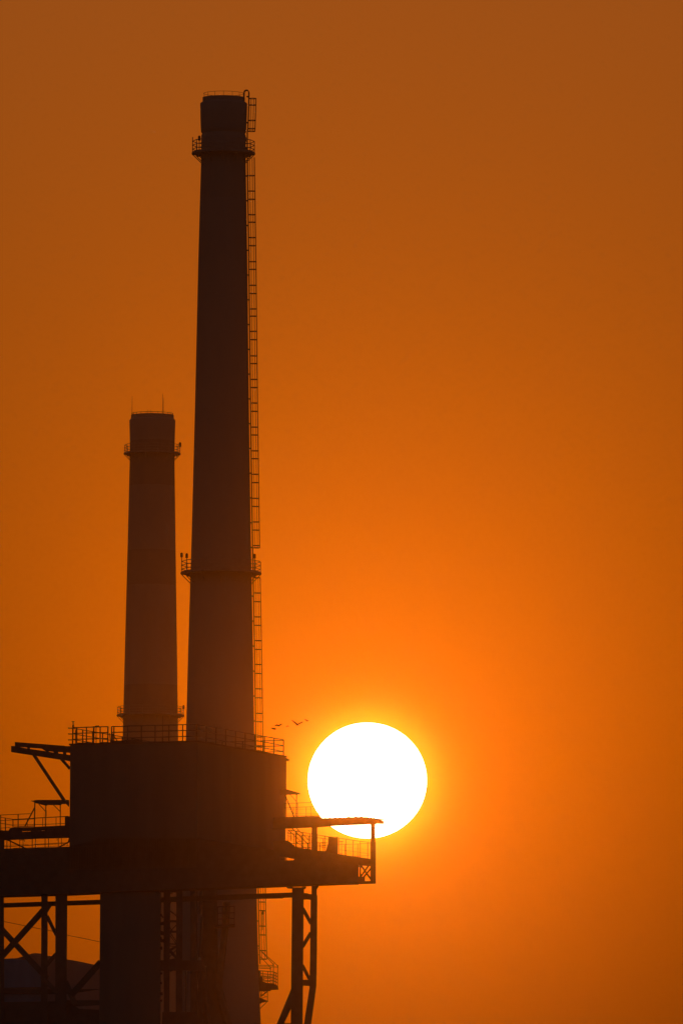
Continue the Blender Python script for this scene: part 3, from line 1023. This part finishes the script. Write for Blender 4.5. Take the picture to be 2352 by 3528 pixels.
for y in (3126, 3148, 3168):
    mb.bar(P(748, y, VY - 1.5), P(808, y - 2, VY - 1.5), .06)
for x in (750, 766, 786, 807):
    mb.bar(P(x, 3125, VY - 1.5), P(x, 3190, VY - 1.5), .055)
mb.build('railed_stage', STEEL, vs_)

# ------------------------------------------------------------------ lattice column on the right
lc = thing('braced_column', 'two legged steel column with zigzag braces under the right end of the girder', 'column', PF(1047, 3300, .2))
lc.location.z = 0
ORIGIN[lc.name] = tuple(lc.location)
mb = MB()
a, b, c, d = PF(1006, 3058), PF(1046.3, 3058), PF(1042.3, 3528), PF(1001.3, 3528)
mb.prism([a, b, c, Vector((c.x - .3, c.y, 0)), Vector((d.x - .3, d.y, 0)), d], Yv * .7)
mb.build('main_leg', RUST, lc)
mb = MB()
mb.prism([PF(1073.2, 3052), PF(1091, 3052), PF(1091, 3085), PF(1093, 3087), PF(1091.5, 3290), PF(1089.6, 3398), PF(1072, 3528), PF(1062, 3600), PF(1036, 3600), PF(1047, 3528), PF(1065.5, 3405), PF(1068, 3290), PF(1070, 3090), PF(1073, 3084)], Yv * .45)
mb.build('side_leg', RUST, lc)
mb = MB()
mb.prism([PF(1002.5, 3409), PF(1003.5, 3474), PF(976, 3531), PF(945, 3600), PF(922, 3600), PF(953.5, 3528)], Yv * .5)
mb.build('raking_leg', RUST, lc)
for x0, y0, x1, y1, ww in ((1042, 3140, 1072, 3200, 11.5), (1041, 3133, 1071, 3181, 11), (1042, 3258, 1072, 3206, 12.5), (1041, 3325, 1070, 3378, 11.5)):
    pass
for x0, y0, x1, y1, ww in ((1043, 3132, 1071, 3183, 20), (1042, 3263, 1071, 3215, 20), (1042, 3328, 1070, 3384, 18)):
    MB().bar(PF(x0, y0, .15), PF(x1, y1, .15), pxw(ww) * .62, .2).build('brace', RUST, lc)
mb = MB()
mb.prism([PF(1043, 3078, .1), PF(1057, 3078.5, .1), PF(1064, 3081, .1), PF(1074, 3082.5, .1), PF(1072, 3101, .1), PF(1057, 3099.5, .1), PF(1043, 3100.5, .1)], Yv * .25)
mb.prism([PF(1040, 3379, .1), PF(1046, 3376.5, .1), PF(1058, 3377, .1), PF(1068, 3382, .1), PF(1067, 3398, .1), PF(1040, 3397, .1)], Yv * .25)
mb.prism([PF(1040, 3056, .1), PF(1054, 3056, .1), PF(1054, 3062, .1), PF(1047, 3064, .1), PF(1047, 3084, .1), PF(1040, 3084, .1)], Yv * .25)
mb.prism([PF(1088, 3050, .1), PF(1100, 3050, .1), PF(1091, 3066, .1), PF(1088, 3066, .1)], Yv * .2)
mb.prism([PF(985, 3056, .1), PF(1008, 3055, .1), PF(1008, 3062.5, .1), PF(990, 3062, .1)], Yv * .2)
mb.build_each('strut', RUST, lc)
mb = MB()
mb.bar(PF(975, 3527.5, .2), PF(1005, 3527.5, .2), .06)
mb.build('tie_rod', RUST, lc)

# ------------------------------------------------------------------ background: rounded hall and blue shed
HY = 1330.0
hall = thing('round_roof_hall', 'hazy far hall with a low rounded roof seen between the trestle legs', 'hall', (P(150, 3400, HY).x, HY, 0))
out = [(-60, 3312), (20, 3307), (60, 3302), (85, 3295), (98, 3290), (110, 3286.5), (122, 3285), (135, 3286), (150, 3289), (165, 3294.5), (180, 3296), (200, 3299), (230, 3307), (252, 3310), (290, 3317.5), (325, 3325.5), (345, 3329), (400, 3340), (470, 3352)]
pts = [P(x, y, HY) for x, y in out]
lo, hi = pts[0].copy(), pts[-1].copy()
lo.z = hi.z = 0
mb = MB()
mb.prism(pts + [hi, lo], Yv * 40)
mb.build('wall', CONC, hall)
SY = 960.0
shd = thing('blue_shed', 'dull blue clad shed with a dark horizontal band behind the trestle', 'shed', (P(60, 3400, SY).x, SY, 0))
def psd(x, y): return P(x, y, SY)
a, b = psd(-70, 3412), psd(160, 3408)
top = [psd(-70, 3308), psd(30, 3304), psd(46, 3303), psd(60, 3306), psd(83, 3308.5), psd(120, 3309), psd(140, 3342), psd(146, 3390), psd(152, 3420), psd(154, 3455)]
mb = MB()
q0, q1 = top[0].copy(), top[-1].copy()
q0.z = q1.z = 0
mb.prism(top + [q1, q0], Yv * 12)
mb.build('wall', BLUE, shd)
mb = MB()
mb.prism([psd(-70, 3407) - Yv * .3, psd(156, 3403) - Yv * .3, psd(156, 3420) - Yv * .3, psd(-70, 3425) - Yv * .3], Yv * .298)
mb.build('fascia', RUST, shd)

# ------------------------------------------------------------------ cable
cbl = [P(-60, 3160, 1000), P(18, 3177, 1000), P(86, 3191, 1000), P(140, 3202, 1000), P(180, 3209.5, 1000), P(232, 3223.5, 1000), P(290, 3235, 1000), P(342, 3246, 1000), P(430, 3262, 1000), P(540, 3281, 1000)]
cab = MB().path(cbl, .022, 6).build('overhead_cable', STEEL, None, loc=cbl[3])
tag(cab, 'thin slack cable crossing the orange gaps between the trestle legs', 'cable')

# ------------------------------------------------------------------ birds
BY = 250.0
cbx = crop(900, 2460, 7.84)
def bird(label, body, wing_l, wing_r, tail, s):
    """body: (x, y, length px, thickness px); wings: polylines of (x, y, chord)"""
    k = BY / F / 7.84
    bx, by = body[0], body[1]
    c = P(*cbx(bx, by), BY)
    root = thing('bird', label, 'bird', c, 'birds flying past the sun')
    # body: tapered spindle along its heading (mostly away from us, a little to the right)
    hd = Vector((body[4], 0.8, body[5])).normalized()
    L = body[2] * k
    mb = MB()
    st = [(-.5, .12), (-.35, .5), (-.1, 1.0), (.15, .95), (.32, .55), (.38, .62), (.46, .5), (.52, .12), (.60, .04)]
    s1 = hd.orthogonal().normalized()
    s2 = hd.cross(s1)
    vs, fs, n = [], [], 12
    for u_, rr in st:
        for j in range(n):
            a = 2 * pi * j / n
            vs.append(c + hd * (u_ * L) + (s1 * math.cos(a) + s2 * math.sin(a)) * (rr * body[3] * k / 2))
    for i in range(len(st) - 1):
        for j in range(n):
            fs.append((i * n + j, i * n + (j + 1) % n, (i + 1) * n + (j + 1) % n, (i + 1) * n + j))
    fs += [tuple(range(n - 1, -1, -1)), tuple(range((len(st) - 1) * n, len(st) * n))]
    mb.add(vs, fs)
    # wings: lens-shaped sections along the polyline; tail: a fan
    for wing in (wing_l, wing_r):
        sec = []
        for (x, y, ch) in wing:
            q = P(*cbx(x, y), BY)
            sec.append((q, ch * k))
        vs, fs = [], []
        for i, (q, ch) in enumerate(sec):
            j0, j1 = max(0, i - 1), min(len(sec) - 1, i + 1)
            tdir = (sec[j1][0] - sec[j0][0]).normalized()
            back = -Yv * .9
            nrm = tdir.cross(back).normalized()
            ch = ch * 2.0 + 9 * k
            deep = ch * 2.0
            for a, b in ((-.45, 0), (-.2, .5), (.25, .35), (.6, 0), (.25, -.35), (-.2, -.5)):
                vs.append(q + back * (a * deep) + nrm * (b * ch))
        m_ = 6
        for i in range(len(sec) - 1):
            for j in range(m_):
                fs.append((i * m_ + j, i * m_ + (j + 1) % m_, (i + 1) * m_ + (j + 1) % m_, (i + 1) * m_ + j))
        fs += [tuple(range(m_ - 1, -1, -1)), tuple(range((len(sec) - 1) * m_, len(sec) * m_))]
        mb.add(vs, fs)
    tp = [P(*cbx(x, y), BY) for x, y in tail]
    mb.prism(tp, Yv * (.012))
    mb.build('body', FEATHER, root, smooth=True)
    return root

bird('largest black bird with both wings raised in a V', (975, 290, 60, 42, .12, .05),
     [(965, 280, 16), (930, 250, 15), (900, 228, 14), (860, 197, 9), (835, 178, 6), (824, 168, 2)],
     [(985, 282, 14), (1010, 266, 10), (1045, 250, 10), (1075, 238, 11), (1098, 226, 11), (1112, 212, 4)],
     [(918, 285), (950, 296), (990, 308), (1018, 308), (1000, 314), (968, 314), (940, 302)], 1)
bird('black bird gliding with wings arched in an M, beside the chimney ladder', (472, 330, 46, 30, .1, .0),
     [(468, 322, 12), (450, 308, 16), (430, 302, 14), (405, 306, 13), (380, 313, 9), (360, 319, 3)],
     [(480, 322, 12), (498, 305, 12), (512, 292, 13), (530, 285, 14), (545, 288, 10), (554, 298, 4)],
     [(450, 342), (462, 330), (475, 346), (462, 344)], 1)
bird('lowest black bird seen side on with wings held flat', (322, 405, 60, 26, .45, -.1),
     [(325, 396, 18), (310, 392, 12), (295, 389, 9), (280, 384, 8), (264, 378, 3)],
     [(335, 396, 22), (352, 402, 18), (372, 405, 16), (390, 409, 9), (406, 411, 3)],
     [(300, 408), (318, 406), (326, 416), (312, 427), (300, 418)], 1)
bird('tiniest bird, a thin dark curve between larger birds', (707, 334, 30, 14, .2, .05),
     [(706, 327, 8), (695, 332, 6), (685, 338, 5), (676, 348, 4), (668, 357, 2)],
     [(712, 324, 7), (722, 326, 5), (732, 333, 4), (743, 344, 2)],
     [(696, 336), (708, 330), (715, 342), (705, 341)], 1)
bird('small bird flying highest and nearest to the sun, one wing lifted', (1232, 186, 40, 22, .3, .0),
     [(1228, 180, 11), (1212, 170, 8), (1198, 160, 8), (1185, 152, 5), (1173, 145, 2)],
     [(1238, 184, 11), (1252, 185, 8), (1265, 184, 7), (1277, 183, 2)],
     [(1214, 196), (1228, 190), (1246, 196), (1234, 202), (1222, 200)], 1)

# ------------------------------------------------------------------ render settings
scn.render.engine = 'CYCLES'
scn.cycles.use_denoising = True
scn.cycles.denoiser = 'OPENIMAGEDENOISE'
scn.cycles.denoising_input_passes = 'RGB_ALBEDO_NORMAL'
scn.cycles.denoising_prefilter = 'ACCURATE'
scn.cycles.use_adaptive_sampling = False
scn.cycles.max_bounces = 6
scn.cycles.volume_bounces = 0
vs = scn.view_settings
scn.display_settings.display_device = 'sRGB'
vs.view_transform = 'Standard'
vs.look = 'None'
vs.exposure = -1.35
vs.gamma = 1.0
vs.use_curve_mapping = False
